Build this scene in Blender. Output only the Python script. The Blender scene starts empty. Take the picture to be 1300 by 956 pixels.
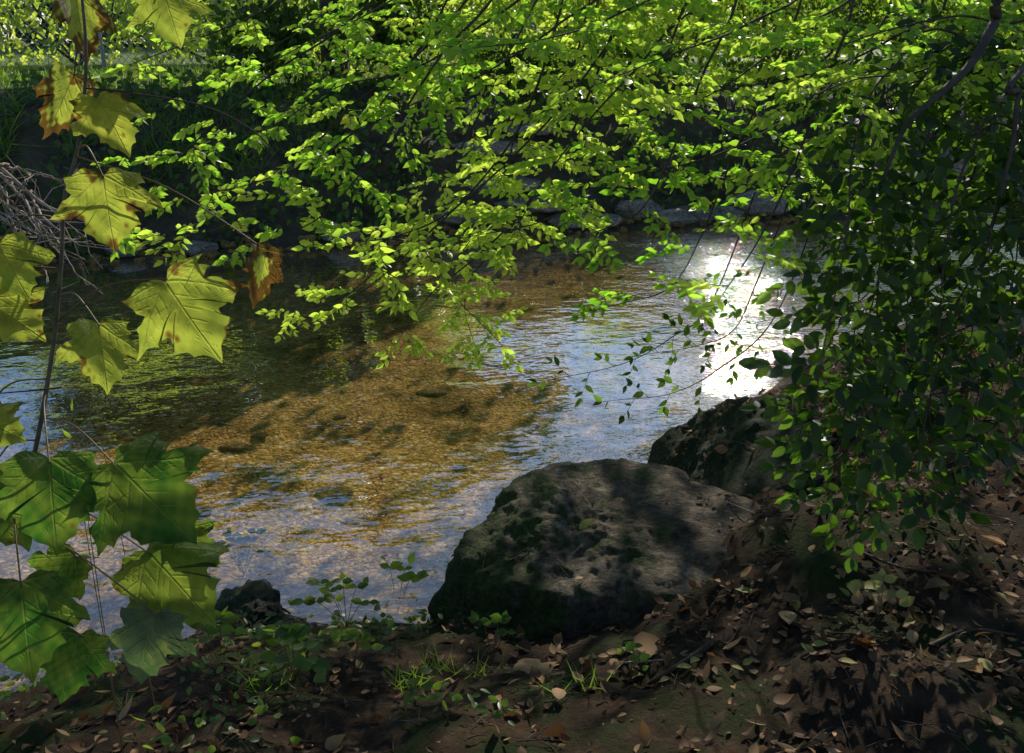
import bpy, bmesh, math, random
import numpy as np
from mathutils import Vector, Matrix, noise
from mathutils.bvhtree import BVHTree
random.seed(7); rng = np.random.default_rng(7)
SC = bpy.context.scene; COL = SC.collection
R = math.radians
# ------------------------------------------------------------------ camera model
H = 2.2; FP = 1126.0; PT = math.atan((478-50)/FP)
cP, sP = math.cos(PT), math.sin(PT)
def ray(u, v):
    a = (u-650)/FP; b = (478-v)/FP
    return np.array([a, cP+b*sP, -sP+b*cP])
def px(u, v, d): return np.array([0, 0, H])+ray(u, v)*d
def pz(u, v, z):
    r = ray(u, v); return np.array([0, 0, H])+r*((z-H)/r[2])
cam = bpy.data.cameras.new('camera'); co = bpy.data.objects.new('camera', cam); COL.objects.link(co)
co.location = (0, 0, H); co.rotation_euler = (math.pi/2-PT, 0, 0)
cam.sensor_width = 36; cam.lens = 36*FP/1300; cam.clip_start = .05; cam.clip_end = 1500
SC.camera = co
# ------------------------------------------------------------------ light
EL, AZ = R(30), R(15)
S = np.array([math.sin(AZ)*math.cos(EL), math.cos(AZ)*math.cos(EL), math.sin(EL)])
sl = bpy.data.lights.new('sun', 'SUN'); sl.energy = 5.0; sl.angle = R(.4); sl.color = (1, .95, .83)
so = bpy.data.objects.new('sun', sl); COL.objects.link(so); so.location = (5, 20, 14)
so.rotation_euler = Vector(-S).to_track_quat('-Z', 'Y').to_euler()
W = bpy.data.worlds.new('World'); SC.world = W; W.use_nodes = True
nt = W.node_tree; bg = nt.nodes['Background']
sk = nt.nodes.new('ShaderNodeTexSky'); sk.sky_type = 'NISHITA'; sk.sun_disc = False
sk.sun_elevation = EL; sk.sun_rotation = AZ; sk.dust_density = .2; sk.ozone_density = 4.0
nt.links.new(sk.outputs[0], bg.inputs[0]); bg.inputs[1].default_value = .13
SC.view_settings.view_transform = 'Standard'; SC.view_settings.look = 'None'; SC.view_settings.exposure = 0
# ------------------------------------------------------------------ materials
class M:
    def __init__(s, name):
        s.m = bpy.data.materials.new(name); s.m.use_nodes = True
        s.t = s.m.node_tree; s.t.nodes.clear()
        s.out = s.n('ShaderNodeOutputMaterial')
    def n(s, typ, ins=None, **kw):
        nd = s.t.nodes.new(typ)
        for k, v in kw.items(): setattr(nd, k, v)
        if ins:
            for k, v in ins.items():
                if isinstance(v, bpy.types.NodeSocket): s.t.links.new(v, nd.inputs[k])
                else: nd.inputs[k].default_value = v
        return nd
    def mix(s, f, a, b, mode='MIX'):
        return s.n('ShaderNodeMixRGB', {0: f, 1: a, 2: b}, blend_type=mode).outputs[0]
    def ramp(s, f, stops):
        nd = s.n('ShaderNodeValToRGB', {0: f}); e = nd.color_ramp.elements
        while len(e) < len(stops): e.new(.5)
        for i, (p, c) in enumerate(stops): e[i].position = p; e[i].color = (c[0], c[1], c[2], 1)
        return nd.outputs[0]
    def math(s, op, a, b=0.0, clamp=False):
        return s.n('ShaderNodeMath', {0: a, 1: b}, operation=op, use_clamp=clamp).outputs[0]
    def coord(s, which='Object'): return s.n('ShaderNodeTexCoord').outputs[which]
    def noise(s, vec, scale, detail=4, rough=.55):
        return s.n('ShaderNodeTexNoise', {'Vector': vec, 'Scale': scale, 'Detail': detail, 'Roughness': rough}).outputs[0]
    def attr(s, name): return s.n('ShaderNodeAttribute', attribute_name=name).outputs['Fac']
    def finish(s, sh): s.t.links.new(sh, s.out.inputs[0]); return s.m
def c4(c): return (c[0], c[1], c[2], 1)
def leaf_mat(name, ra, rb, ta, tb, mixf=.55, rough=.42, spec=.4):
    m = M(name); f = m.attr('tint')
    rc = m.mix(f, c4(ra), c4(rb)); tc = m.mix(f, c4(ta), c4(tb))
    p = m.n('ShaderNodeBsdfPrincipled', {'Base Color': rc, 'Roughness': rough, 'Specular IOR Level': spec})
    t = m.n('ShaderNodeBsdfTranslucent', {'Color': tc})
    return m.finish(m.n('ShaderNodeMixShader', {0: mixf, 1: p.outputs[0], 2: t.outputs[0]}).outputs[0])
def solid(name, stops, scale, rough=.85, bump=.02, bscale=None, spec=.3, detail=6):
    m = M(name); v = m.coord()
    f = m.noise(v, scale, detail, .6); c = m.ramp(f, stops)
    b = m.n('ShaderNodeBump', {'Height': m.noise(v, bscale or scale*3, 6, .65), 'Distance': bump, 'Strength': 1.0})
    return m.finish(m.n('ShaderNodeBsdfPrincipled', {'Base Color': c, 'Roughness': rough, 'Specular IOR Level': spec, 'Normal': b.outputs[0]}).outputs[0])
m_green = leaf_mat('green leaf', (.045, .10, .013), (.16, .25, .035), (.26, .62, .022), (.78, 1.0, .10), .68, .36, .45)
m_dark = leaf_mat('dark leaf', (.015, .031, .006), (.045, .075, .012), (.045, .12, .007), (.26, .48, .025), .48, .42, .35)  # shade of the right shrub and low sprays put into darker colours
m_crown = leaf_mat('crown leaf', (.05, .10, .02), (.08, .14, .03), (.12, .26, .03), (.22, .34, .05), .45)
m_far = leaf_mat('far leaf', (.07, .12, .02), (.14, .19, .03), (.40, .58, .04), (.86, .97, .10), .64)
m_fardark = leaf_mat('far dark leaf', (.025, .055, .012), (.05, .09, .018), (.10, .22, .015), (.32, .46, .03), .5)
m_ivy = leaf_mat('ivy leaf', (.04, .085, .016), (.085, .14, .024), (.12, .26, .02), (.34, .48, .03), .45, .4, .4)
m_grass = leaf_mat('grass blade', (.05, .10, .015), (.10, .155, .025), (.18, .40, .03), (.40, .56, .04), .5)
m_litter = leaf_mat('dry leaf', (.060, .028, .012), (.52, .31, .14), (.14, .055, .015), (.36, .19, .06), .25, .7, .2)
m_fallyel = leaf_mat('fallen yellow leaf', (.20, .17, .04), (.34, .30, .08), (.3, .3, .04), (.42, .4, .06), .3, .6, .3)
m_bark = solid('bark', [(.3, (.035, .025, .018)), (.6, (.09, .07, .05)), (.8, (.16, .13, .10))], 9, bump=.02)
m_twig = solid('twig', [(.3, (.03, .02, .012)), (.7, (.10, .065, .04))], 30, bump=.002)
m_dead = solid('dead wood', [(.3, (.18, .13, .09)), (.7, (.42, .33, .26))], 25, bump=.003)
m_stemg = solid('young stem', [(.3, (.07, .05, .03)), (.7, (.15, .11, .06))], 40, bump=.001, rough=.6)
m_pet = leaf_mat('petiole', (.16, .10, .03), (.16, .14, .04), (.3, .2, .04), (.3, .25, .04), .3)
m_metal = solid('galvanised wire', [(.3, (.2, .21, .2)), (.7, (.38, .39, .38))], 20, rough=.5, bump=.0005)
def soil():
    m = M('forest soil'); v = m.coord()
    c = m.ramp(m.noise(v, 7, 8, .65), [(.3, (.018, .011, .006)), (.5, (.06, .036, .019)), (.72, (.155, .092, .048))])
    ms = m.ramp(m.noise(v, 2.3, 6, .65), [(.49, (0, 0, 0)), (.59, (1, 1, 1))])
    c = m.mix(ms, c, (.035, .05, .010, 1))
    b = m.n('ShaderNodeBump', {'Height': m.noise(v, 26, 9, .75), 'Distance': .05, 'Strength': 1.0})
    return m.finish(m.n('ShaderNodeBsdfPrincipled', {'Base Color': c, 'Roughness': .95, 'Specular IOR Level': .15, 'Normal': b.outputs[0]}).outputs[0])
m_soil = soil()
def bedmat():
    m = M('gravel bed'); v = m.coord()
    dist = m.n('ShaderNodeTexNoise', {'Vector': v, 'Scale': 7.0, 'Detail': 4.0})
    vv = m.n('ShaderNodeVectorMath', {0: v, 1: m.n('ShaderNodeVectorMath', {0: dist.outputs['Color'], 3: .10}, operation='SCALE').outputs[0]}, operation='ADD').outputs[0]
    v1 = m.n('ShaderNodeTexVoronoi', {'Vector': vv, 'Scale': 32.0}); v2 = m.n('ShaderNodeTexVoronoi', {'Vector': vv, 'Scale': 74.0})
    r1 = m.n('ShaderNodeSeparateColor', {0: v1.outputs['Color']}).outputs[0]
    r2 = m.n('ShaderNodeSeparateColor', {0: v2.outputs['Color']}).outputs[1]
    c1 = m.ramp(r1, [(.03, (.12, .060, .016)), (.25, (.49, .285, .052)), (.8, (.74, .46, .105)), (.97, (.94, .74, .36))])
    c2 = m.ramp(r2, [(.05, (.22, .12, .026)), (.6, (.61, .365, .068)), (.95, (.85, .59, .20))])
    c = m.mix(m.ramp(m.noise(v, 4, 4), [(.40, (0, 0, 0)), (.56, (1, 1, 1))]), c1, c2)
    e = m.ramp(v1.outputs['Distance'], [(.3, (1, 1, 1)), (.8, (.5, .45, .4))])
    c = m.mix(.75, c, e, 'MULTIPLY')
    big = m.ramp(m.noise(v, 1.7, 8, .72), [(.36, (.32, .31, .22)), (.54, (1, 1, 1))])
    c = m.mix(.9, c, big, 'MULTIPLY')
    b = m.n('ShaderNodeBump', {'Height': m.math('ADD', m.math('MULTIPLY', v1.outputs['Distance'], -1.0), m.math('MULTIPLY', v2.outputs['Distance'], -.4)), 'Distance': .014, 'Strength': .8})
    return m.finish(m.n('ShaderNodeBsdfPrincipled', {'Base Color': c, 'Roughness': .9, 'Specular IOR Level': .1, 'Normal': b.outputs[0]}).outputs[0])
m_bed = bedmat()
def watermat():
    m = M('clear water'); v = m.coord()
    mp = m.n('ShaderNodeMapping', {'Vector': v, 'Rotation': (0, 0, R(-25)), 'Scale': (.75, 1.2, 1)}).outputs[0]
    h = m.math('ADD', m.math('MULTIPLY', m.noise(mp, 4.5, 1, .5), .8), m.math('MULTIPLY', m.noise(mp, 15, 1, .5), .26))
    calm = m.math('ADD', m.math('MULTIPLY', m.noise(v, 1.1, 2), 1.9), -.42)
    calm = m.math('MAXIMUM', calm, .12)
    # a livelier riffle on the right added to spread the sun glints
    xx = m.n('ShaderNodeSeparateXYZ', {0: v}).outputs[0]
    rif = m.math('MULTIPLY', m.math('SUBTRACT', xx, .8), 1.2, True)
    h = m.math('ADD', h, m.math('MULTIPLY', m.noise(mp, 27, 1, .5), m.math('ADD', m.math('MULTIPLY', rif, .46), .04)))
    calm = m.math('ADD', calm, m.math('MULTIPLY', rif, .6))
    b = m.n('ShaderNodeBump', {'Height': m.math('MULTIPLY', h, calm), 'Distance': .0145, 'Strength': 1.0}).outputs[0]
    fac = m.n('ShaderNodeLayerWeight', {'Blend': .5, 'Normal': b}).outputs['Facing']
    fr = m.math('ADD', m.math('MULTIPLY', m.math('POWER', fac, 2.8), 1.4), .065, True)
    g = m.n('ShaderNodeBsdfGlossy', {'Color': (1, 1, 1, 1), 'Roughness': .004, 'Normal': b}).outputs[0]
    t = m.n('ShaderNodeBsdfTransparent', {'Color': (.98, .96, .90, 1)}).outputs[0]
    return m.finish(m.n('ShaderNodeMixShader', {0: fr, 1: t, 2: g}).outputs[0])
m_water = watermat()
def rockmat(name, stops, moss, mosscol=(.05, .07, .010), scale=5, bump=.06):
    m = M(name); v = m.coord()
    st = m.n('ShaderNodeMapping', {'Vector': v, 'Rotation': (R(20), R(12), R(25)), 'Scale': (.6, 1, 2.2)}).outputs[0]
    c = m.ramp(m.noise(st, scale, 9, .68), stops)
    c = m.mix(.75, c, m.ramp(m.noise(v, 34, 6, .72), [(.38, (.25, .23, .2)), (.62, (1.4, 1.4, 1.4))]), 'MULTIPLY')
    nx = m.n('ShaderNodeSeparateXYZ', {0: m.n('ShaderNodeNewGeometry').outputs['Normal']})
    side = m.math('MULTIPLY', nx.outputs[0], -.30)
    f = m.math('ADD', m.noise(v, 4, 8, .72), side)
    mk = m.ramp(f, [(moss, (0, 0, 0)), (moss+.10, (1, 1, 1))])
    mc = m.ramp(m.noise(v, 60, 4), [(.3, tuple(k*.4 for k in mosscol)), (.7, tuple(k*1.5 for k in mosscol))])
    c = m.mix(mk, c, mc)
    hh = m.math('ADD', m.noise(st, scale*3, 10, .72), m.math('MULTIPLY', mk, .12))
    b = m.n('ShaderNodeBump', {'Height': hh, 'Distance': bump, 'Strength': 1.0})
    return m.finish(m.n('ShaderNodeBsdfPrincipled', {'Base Color': c, 'Roughness': .85, 'Specular IOR Level': .25, 'Normal': b.outputs[0]}).outputs[0])
m_boul = rockmat('weathered boulder', [(.28, (.06, .042, .025)), (.5, (.165, .122, .075)), (.75, (.36, .285, .19))], .53, bump=.09)
m_boulm = rockmat('mossy boulder', [(.3, (.016, .013, .009)), (.55, (.042, .035, .026)), (.8, (.09, .076, .058))], .44, (.03, .042, .008))
m_pale = rockmat('pale rock', [(.3, (.16, .13, .09)), (.55, (.36, .31, .23)), (.8, (.55, .49, .39))], .66)
m_sub = rockmat('wet stone', [(.3, (.18, .105, .026)), (.55, (.36, .22, .055)), (.8, (.50, .32, .10))], .85)
m_lawn = solid('lawn grass', [(.3, (.08, .13, .02)), (.55, (.16, .22, .03)), (.75, (.26, .30, .05))], 3, bump=.05, bscale=40)
m_fbank = solid('earth bank', [(.3, (.03, .024, .012)), (.55, (.08, .064, .032)), (.75, (.15, .12, .066))], 4, bump=.06, bscale=9)
def planemat(name, r0, t0):
    m = M(name); ti = m.attr('tint'); br = m.attr('brown'); ve = m.attr('vein'); v = m.coord()
    nz = m.noise(v, 35, 5, .6)
    rc = m.mix(ti, c4(r0), (.16, .19, .04, 1)); tc = m.mix(ti, c4(t0), (.94, 1.0, .13, 1))
    mot = m.ramp(nz, [(.3, (.78, .82, .68)), (.7, (1.15, 1.12, 1.0))])
    rc = m.mix(1.0, rc, mot, 'MULTIPLY'); tc = m.mix(1.0, tc, mot, 'MULTIPLY')
    rc = m.mix(br, rc, (.07, .035, .015, 1)); tc = m.mix(br, tc, (.22, .11, .02, 1))
    vf = m.math('MULTIPLY', ve, .40)
    rc = m.mix(vf, rc, (.14, .18, .07, 1)); tc = m.mix(vf, tc, (.40, .44, .09, 1))
    b = m.n('ShaderNodeBump', {'Height': m.math('ADD', m.math('MULTIPLY', ve, -.6), m.math('MULTIPLY', nz, .4)), 'Distance': .003, 'Strength': .8}).outputs[0]
    p = m.n('ShaderNodeBsdfPrincipled', {'Base Color': rc, 'Roughness': .65, 'Specular IOR Level': .2, 'Normal': b})
    t = m.n('ShaderNodeBsdfTranslucent', {'Color': tc, 'Normal': b})
    return m.finish(m.n('ShaderNodeMixShader', {0: .64, 1: p.outputs[0], 2: t.outputs[0]}).outputs[0])
m_plane = planemat('plane leaf', (.034, .072, .022), (.06, .20, .02))
m_planesheen = planemat('sheen plane leaf', (.20, .225, .13), (.08, .14, .04))  # sheen on one leaf, put into a paler base colour
# ------------------------------------------------------------------ object helpers
def tag(o, label=None, cat=None, group=None, kind=None):
    if label: o['label'] = label
    if cat: o['category'] = cat
    if group: o['group'] = group
    if kind: o['kind'] = kind
    return o
def mesh_np(name, V, F, attrs=None, smooth=True):
    V = np.asarray(V, dtype=np.float32); F = np.asarray(F, dtype=np.int32); k = F.shape[1]
    me = bpy.data.meshes.new(name)
    me.vertices.add(len(V)); me.vertices.foreach_set('co', V.ravel())
    me.loops.add(F.size); me.loops.foreach_set('vertex_index', F.ravel())
    me.polygons.add(len(F)); me.polygons.foreach_set('loop_start', np.arange(0, F.size, k, dtype=np.int32))
    try: me.polygons.foreach_set('loop_total', np.full(len(F), k, dtype=np.int32))
    except Exception: pass
    me.polygons.foreach_set('use_smooth', np.full(len(F), smooth))
    me.update(calc_edges=True)
    for an, av in (attrs or {}).items():
        a = me.attributes.new(an, 'FLOAT', 'POINT'); a.data.foreach_set('value', np.asarray(av, dtype=np.float32))
    return me
def obj(name, me, mat, parent=None, recentre=False):
    if mat and not me.materials: me.materials.append(mat)
    o = bpy.data.objects.new(name, me); COL.objects.link(o)
    if parent:
        o.parent = parent
        if parent.type == 'EMPTY': o.matrix_parent_inverse = Matrix.Translation(-parent.location)
    elif recentre:
        n = len(me.vertices); a = np.empty(n*3, dtype=np.float32); me.vertices.foreach_get('co', a); a = a.reshape(-1, 3)
        c = (a.min(0)+a.max(0))/2; c[2] = a[:, 2].min()
        a -= c; me.vertices.foreach_set('co', a.ravel()); me.update(); o.location = c.tolist()
    return o
def thing(name, label, cat, loc, group=None):
    o = bpy.data.objects.new(name, None); COL.objects.link(o); o.location = tuple(float(k) for k in loc)
    o.empty_display_size = .1
    return tag(o, label, cat, group)
def unit(a):
    a = np.asarray(a, float); return a/(np.linalg.norm(a, axis=-1, keepdims=True)+1e-9)
def crom(pts, n=8):
    P = np.asarray(pts, float); P = np.vstack([2*P[0]-P[1], P, 2*P[-1]-P[-2]]); out = []
    for i in range(1, len(P)-2):
        p0, p1, p2, p3 = P[i-1:i+3]
        for k in range(n):
            t = k/n
            out.append(.5*((2*p1)+(-p0+p2)*t+(2*p0-5*p1+4*p2-p3)*t*t+(-p0+3*p1-3*p2+p3)*t**3))
    out.append(P[-2]); return np.array(out)
class Tubes:
    def __init__(s): s.V = []; s.F = []; s.n = 0
    def add(s, path, r0, r1, sides=6):
        P = np.asarray(path, float); n = len(P)
        T = unit(np.gradient(P, axis=0)); ref = np.array([.31, .17, .93])
        A = unit(np.cross(T, ref)); B = np.cross(T, A)
        rr = np.linspace(r0, r1, n)
        ang = np.linspace(0, 2*math.pi, sides, endpoint=False)
        ring = P[:, None, :]+rr[:, None, None]*(np.cos(ang)[None, :, None]*A[:, None, :]+np.sin(ang)[None, :, None]*B[:, None, :])
        s.V.append(ring.reshape(-1, 3))
        i = np.arange(n-1)[:, None]*sides; k = np.arange(sides)[None, :]; k2 = (k+1) % sides
        s.F.append((np.stack([i+k, i+k2, i+sides+k2, i+sides+k], -1).reshape(-1, 4))+s.n); s.n += n*sides
    def mesh(s, name): return mesh_np(name, np.vstack(s.V), np.vstack(s.F))
def templ(rows, wid):
    vs = []; fs = []
    for t, w in zip(rows, wid):
        for sgn in (-1, 0, 1): vs.append((t, sgn*w))
    for i in range(len(rows)-1):
        a = i*3
        fs += [(a, a+1, a+4, a+3), (a+1, a+2, a+5, a+4)]
    return np.array(vs), np.array(fs)
T_OV = templ([0, .14, .38, .64, .85, 1], [.03, .32, .5, .40, .16, .005])
T_RND = templ([0, .15, .42, .72, .9, 1], [.03, .34, .5, .38, .17, .01])
T_MED = templ([0, .4, .8, 1], [.05, .5, .26, .01])
T_LOW = (np.array([(0, 0), (.5, -.5), (1, 0), (.5, .5)]), np.array([(0, 1, 2, 3)]))
T_BLADE = templ([0, .35, .7, 1], [.5, .45, .3, .02])
def leaves(P, D, N, L, Wd, T=T_OV, fold=.18, curl=.12, tint=None):
    P, D, N = np.asarray(P, float), unit(D), np.asarray(N, float); n = len(P)
    L = np.broadcast_to(np.asarray(L, float), (n,)); Wd = np.broadcast_to(np.asarray(Wd, float), (n,))
    curl = np.broadcast_to(np.asarray(curl, float), (n,)); fold = np.broadcast_to(np.asarray(fold, float), (n,))
    Sd = unit(np.cross(D, N)); N2 = np.cross(Sd, D)
    tv, tf = T; t = tv[:, 0][None, :, None]; s_ = tv[:, 1][None, :, None]
    l = L[:, None, None]; w = Wd[:, None, None]
    V = P[:, None, :]+D[:, None, :]*t*l+Sd[:, None, :]*s_*w+N2[:, None, :]*(fold[:, None, None]*np.abs(s_)*w-curl[:, None, None]*t*t*l)
    F = tf[None]+(np.arange(n)*len(tv))[:, None, None]
    ti = rng.random(n) if tint is None else np.broadcast_to(np.asarray(tint, float), (n,))
    return V.reshape(-1, 3), F.reshape(-1, 4), np.repeat(ti, len(tv))
def leafmesh(name, *a, **k):
    V, F, t = leaves(*a, **k); return mesh_np(name, V, F, {'tint': t})
def nz(x, y, z=0.0): return noise.noise(Vector((float(x), float(y), float(z))))
# ------------------------------------------------------------------ terrain
NX = np.array([-60, -12, -6, -3, -1.6, -1.1, -.79, -.35, 0, .6, .9, 1.2, 1.9, 3.7, 6, 12, 60]); NY = np.array([-14, -1, 1.0, 2.1, 2.62, 3.0, 2.98, 3.0, 3.2, 3.9, 4.4, 4.9, 5.75, 7.3, 8.6, 11, 30])
FX = np.array([-60, -12, -5, 0, 2.45, 6, 12, 60]); FY = np.array([1, 7.2, 8.8, 10.4, 11, 12, 14.5, 38])
def Nr(x): return float(np.interp(x, NX, NY))+.05*nz(x*3, 1.7)
def Fr(x): return float(np.interp(x, FX, FY))+.15*nz(x*1.1, 8.3)
def gs(x, y, cx, cy, r): return math.exp(-((x-cx)**2+(y-cy)**2)/(r*r))
FBW = 3.2
def hgt(x, y):
    a = Nr(x); b = Fr(x)
    if y <= a:
        d = a-y
        dip = 1-.5*gs(x, y, .15, 2.85, .5)-.35*gs(x, y, 1.15, 3.7, .4)
        return .66*(1-math.exp(-d/.9))*dip+min(1, d/.25)*(.07*nz(x*1.6, y*1.6, 3)+.035*nz(x*5, y*5, 1)+.018*nz(x*14, y*14, 2))
    if y >= b:
        d = y-b
        base = float(np.interp(d, [0, .4, .8, 1.5, 2.3, 3.2, 6, 400], [0, .12, .42, .92, 1.38, 1.6, 1.7, 1.9]))
        k = min(1, d/.3)*max(0, min(1, (4-d)/2))
        return base+k*(.20*nz(x*.9, y*.9, 5)+.09*nz(x*3, y*3, 6))
    w = min(y-a, b-y)
    return -.30*(1-math.exp(-w/.5))+min(1, w/.3)*(.05*nz(x*1.3, y*1.3, 9)+.02*nz(x*5, y*5, 4))
XS = np.concatenate([np.linspace(-60, -8, 20)[:-1], np.linspace(-8, -2.2, 40)[:-1], np.linspace(-2.2, 3.2, 150)[:-1], np.linspace(3.2, 9, 40)[:-1], np.linspace(9, 60, 20)])
def sheet(name, rows, mat, label, cat, hf=hgt):
    V = []; n = len(XS)
    m = None
    for x in XS:
        ys = rows(x); m = len(ys)
        for y in ys: V.append((x, y, hf(x, y)))
    i = np.arange(n-1)[:, None]*m; k = np.arange(m-1)[None, :]
    F = np.stack([i+k, i+m+k, i+m+k+1, i+k+1], -1).reshape(-1, 4)
    o = obj(name, mesh_np(name, V, F), mat); return tag(o, label, cat, kind='structure')
nb = np.concatenate([np.linspace(0, 1, 40)[:-1], np.linspace(1, 4.5, 90)[:-1], np.linspace(4.5, 40, 25)])
sheet('near_bank', lambda x: (Nr(x)-nb)[::-1], m_soil, 'dark soil bank strewn with leaf litter in the foreground', 'bank')
sheet('stream_bed', lambda x: np.linspace(Nr(x), Fr(x), 90), m_bed, 'golden gravel bed under the clear shallow water', 'stream bed')
fb = np.linspace(0, FBW, 50)
sheet('far_bank', lambda x: Fr(x)+fb, m_fbank, 'steep shaded earth bank on the far side of the stream', 'bank')
lw = np.concatenate([np.linspace(FBW, 14, 30)[:-1], np.linspace(14, 300, 14)])
sheet('lawn', lambda x: Fr(x)+lw, m_lawn, 'sunlit grass behind the far bank', 'lawn')
sheet('water', lambda x: np.linspace(Nr(x)-.3, Fr(x)+.3, 24), m_water, 'clear rippled stream water reflecting blue sky', 'water', lambda x, y: 0.0)
# ------------------------------------------------------------------ rocks
def ico(sub):
    bm = bmesh.new(); bmesh.ops.create_icosphere(bm, subdivisions=sub, radius=1)
    bm.verts.ensure_lookup_table()
    V = np.array([v.co[:] for v in bm.verts]); F = np.array([[v.index for v in f.verts] for f in bm.faces]); bm.free(); return V, F
ICO = {k: ico(k) for k in (2, 3, 4, 6)}
def fbm(P, sc, seed, octv=4, gain=.55):
    out = np.zeros(len(P))
    for i, p in enumerate(P):
        q = Vector(p)*sc+Vector((seed, seed*.7, -seed)); a = 1; v = 0
        for o in range(octv): v += a*noise.noise(q); q = q*2.1; a *= gain
        out[i] = v
    return out
def hullrock(name, pts, mat, sub=6, p=14, amp=.03, sc=3, seed=1, gain=.55):
    pts = np.asarray(pts, float); c = pts.mean(0)
    bm = bmesh.new(); [bm.verts.new(q) for q in pts-c]; bmesh.ops.convex_hull(bm, input=bm.verts); bm.normal_update()
    pl = []
    for f in bm.faces:
        n = np.array(f.normal); d = float(n@np.array(f.verts[0].co))
        if d < 0: n, d = -n, -d
        pl.append((n[0], n[1], n[2], max(d, .02)))
    bm.free(); pl = np.array(pl)
    D, F = ICO[sub]; dn = np.maximum(D@pl[:, :3].T, 1e-4)/pl[:, 3]
    r = 1/((dn**p).sum(1)**(1/p)); V = D*r[:, None]
    V = V+D*(amp*fbm(V, sc, seed, 6, gain))[:, None]+c
    return obj(name, mesh_np(name, V, F), mat, recentre=True), V, F
def rockmesh(radii, seed, sub=4, cuts=9, amp=.08):
    rr = np.random.default_rng(seed); D, F = ICO[sub]; V = D.copy()
    for k in range(cuts):
        n = unit(rr.normal(size=3)); d = rr.uniform(.6, .92); e = np.maximum(V@n-d, 0); V = V-e[:, None]*n*.92
    V = V+D*(amp*fbm(V, 2.2, seed))[:, None]
    return V*np.array(radii), F
def Q(lst): return [pz(*a) if len(a) == 3 else np.array(a[:3]) for a in lst]
b1, BV, BF = hullrock('boulder', Q([(668, 588, .47), (700, 576, .53), (775, 582, .52), (855, 592, .51), (1025, 668, .45), (618, 626, .43), (590, 669, .37), (560, 719, .26), (530, 800, .0), (555, 812, .02), (640, 740, .38), (770, 765, .41), (940, 760, .46), (690, 822, .22), (860, 806, .33), (1030, 722, .47)]) +
    [(-.1, 3.55, -.3), (.66, 3.78, -.3), (1.08, 3.5, -.2), (-.35, 3.2, -.3), (.95, 2.4, .1), (0, 2.5, -.1)], m_boul, p=30, amp=.05, sc=3.2, seed=12, gain=.64)
tag(b1, 'large flat topped grey boulder at the water edge in the middle', 'boulder')
bvh1 = BVHTree.FromPolygons([tuple(v) for v in BV], [tuple(f) for f in BF])
b2, BV2, BF2 = hullrock('boulder', Q([(805, 592, -.02), (832, 555, .22), (862, 528, .38), (905, 505, .52), (955, 495, .62), (1020, 500, .66), (1050, 600, .62), (990, 640, .5), (900, 660, .3)]) +
    [(.85, 4.5, -.3), (1.3, 4.9, -.2), (1.8, 4.6, -.1), (1.5, 3.6, 0), (.9, 3.7, 0)], m_boulm, amp=.05, sc=4, seed=9, gain=.58)
tag(b2, 'dark moss covered boulder behind the large flat boulder', 'boulder')
b3, _, _ = hullrock('boulder', Q([(268, 770, 0), (290, 735, .10), (330, 728, .17), (362, 760, .2), (398, 800, .18), (385, 855, .2), (300, 865, .2)]) +
    [(-1.2, 3.1, -.3), (-.8, 3.05, -.3), (-.75, 2.6, 0), (-1.3, 2.6, -.1)], m_boulm, sub=6, amp=.06, sc=6, seed=15)
tag(b3, 'low mossy lump of rock at the water edge under the small weeds', 'boulder')
bvh2 = BVHTree.FromPolygons([tuple(v) for v in BV2], [tuple(f) for f in BF2])
def top(x, y):
    z = hgt(x, y); n = Vector((0, 0, 1)); on = 'bank'
    for b in (bvh1, bvh2):
        h = b.ray_cast(Vector((x, y, 3)), Vector((0, 0, -1)))
        if h[0] is not None and h[0].z > z: z = h[0].z; n = h[1]; on = 'boulder'
    return z, n, on
# submerged stones
subs = [(548, 490, .09, 'dark oblong stone under water in the middle of the golden shallows'), (296, 563, .08, 'dark stone under water left of the golden shallows'),
        (425, 618, .10, 'broad flat brown stone under water above the small weeds'), (330, 548, .05, 'small stone just under the rippled water near the left dark stone'),
        (250, 640, .07, 'stone under water beside the dark plane leaves'), (430, 520, .04, 'little pebble like stone under water behind the centre stones')]
for i, (u, v, r, lb) in enumerate(subs):
    p = pz(u, v, -.24); V, F = rockmesh((r*1.3, r*.8, r*.34), 30+i, 3)
    p[2] = min(hgt(p[0], p[1])+.01, -.14-r*.4)
    tag(obj('submerged_stone', mesh_np('submerged_stone', V+p, F), m_sub, recentre=True), lb, 'stone', 'stones lying on the stream bed')
fr = [(-.55, .45, (.55, .3, .10)), (-.1, .9, (.6, .3, .10)), (.25, .6, (.5, .3, .09)), (-.3, 1.4, (.6, .3, .10)), (.2, 1.8, (.5, .28, .09)), (.75, .3, (.34, .22, .10)), (1.15, .2, (.28, .2, .09)),
      (1.6, .35, (.42, .26, .13)), (2.0, .15, (.34, .22, .12)), (2.4, .4, (.44, .3, .15)), (2.75, .2, (.28, .2, .11)), (3.2, .45, (.5, .33, .17)), (6.2, .8, (.5, .4, .3)), (-1.9, .2, (.26, .2, .12)), (-3.4, .25, (.24, .18, .10)), (-4.2, .3, (.24, .2, .10))]
frl = ['lowest stone ledge at the foot of the far bank in the middle', 'second stone ledge up the far bank above the lowest ledge', 'short stone ledge beside the lowest ledge on the far bank',
       'long stone ledge halfway up the far bank', 'topmost stone ledge on the far bank', 'grey rock at the far waterline right of the stone ledges', 'small grey rock at the far waterline below the leaves',
       'pale sunlit rock leftmost of the rocks on the far shore right of centre', 'low pale rock at the water line on the far shore', 'tall pale rock in the row on the far shore', 'small pale rock right of the tall one on the far shore',
       'largest pale rock at the right end of the far shore row', 'pale rock on the far bank seen behind the dark shrub', 'rock at the shaded far waterline left of the ledges', 'dark rock at the far waterline below the grassy bank', 'flat dark rock on the gravel at the far left shore']
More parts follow.
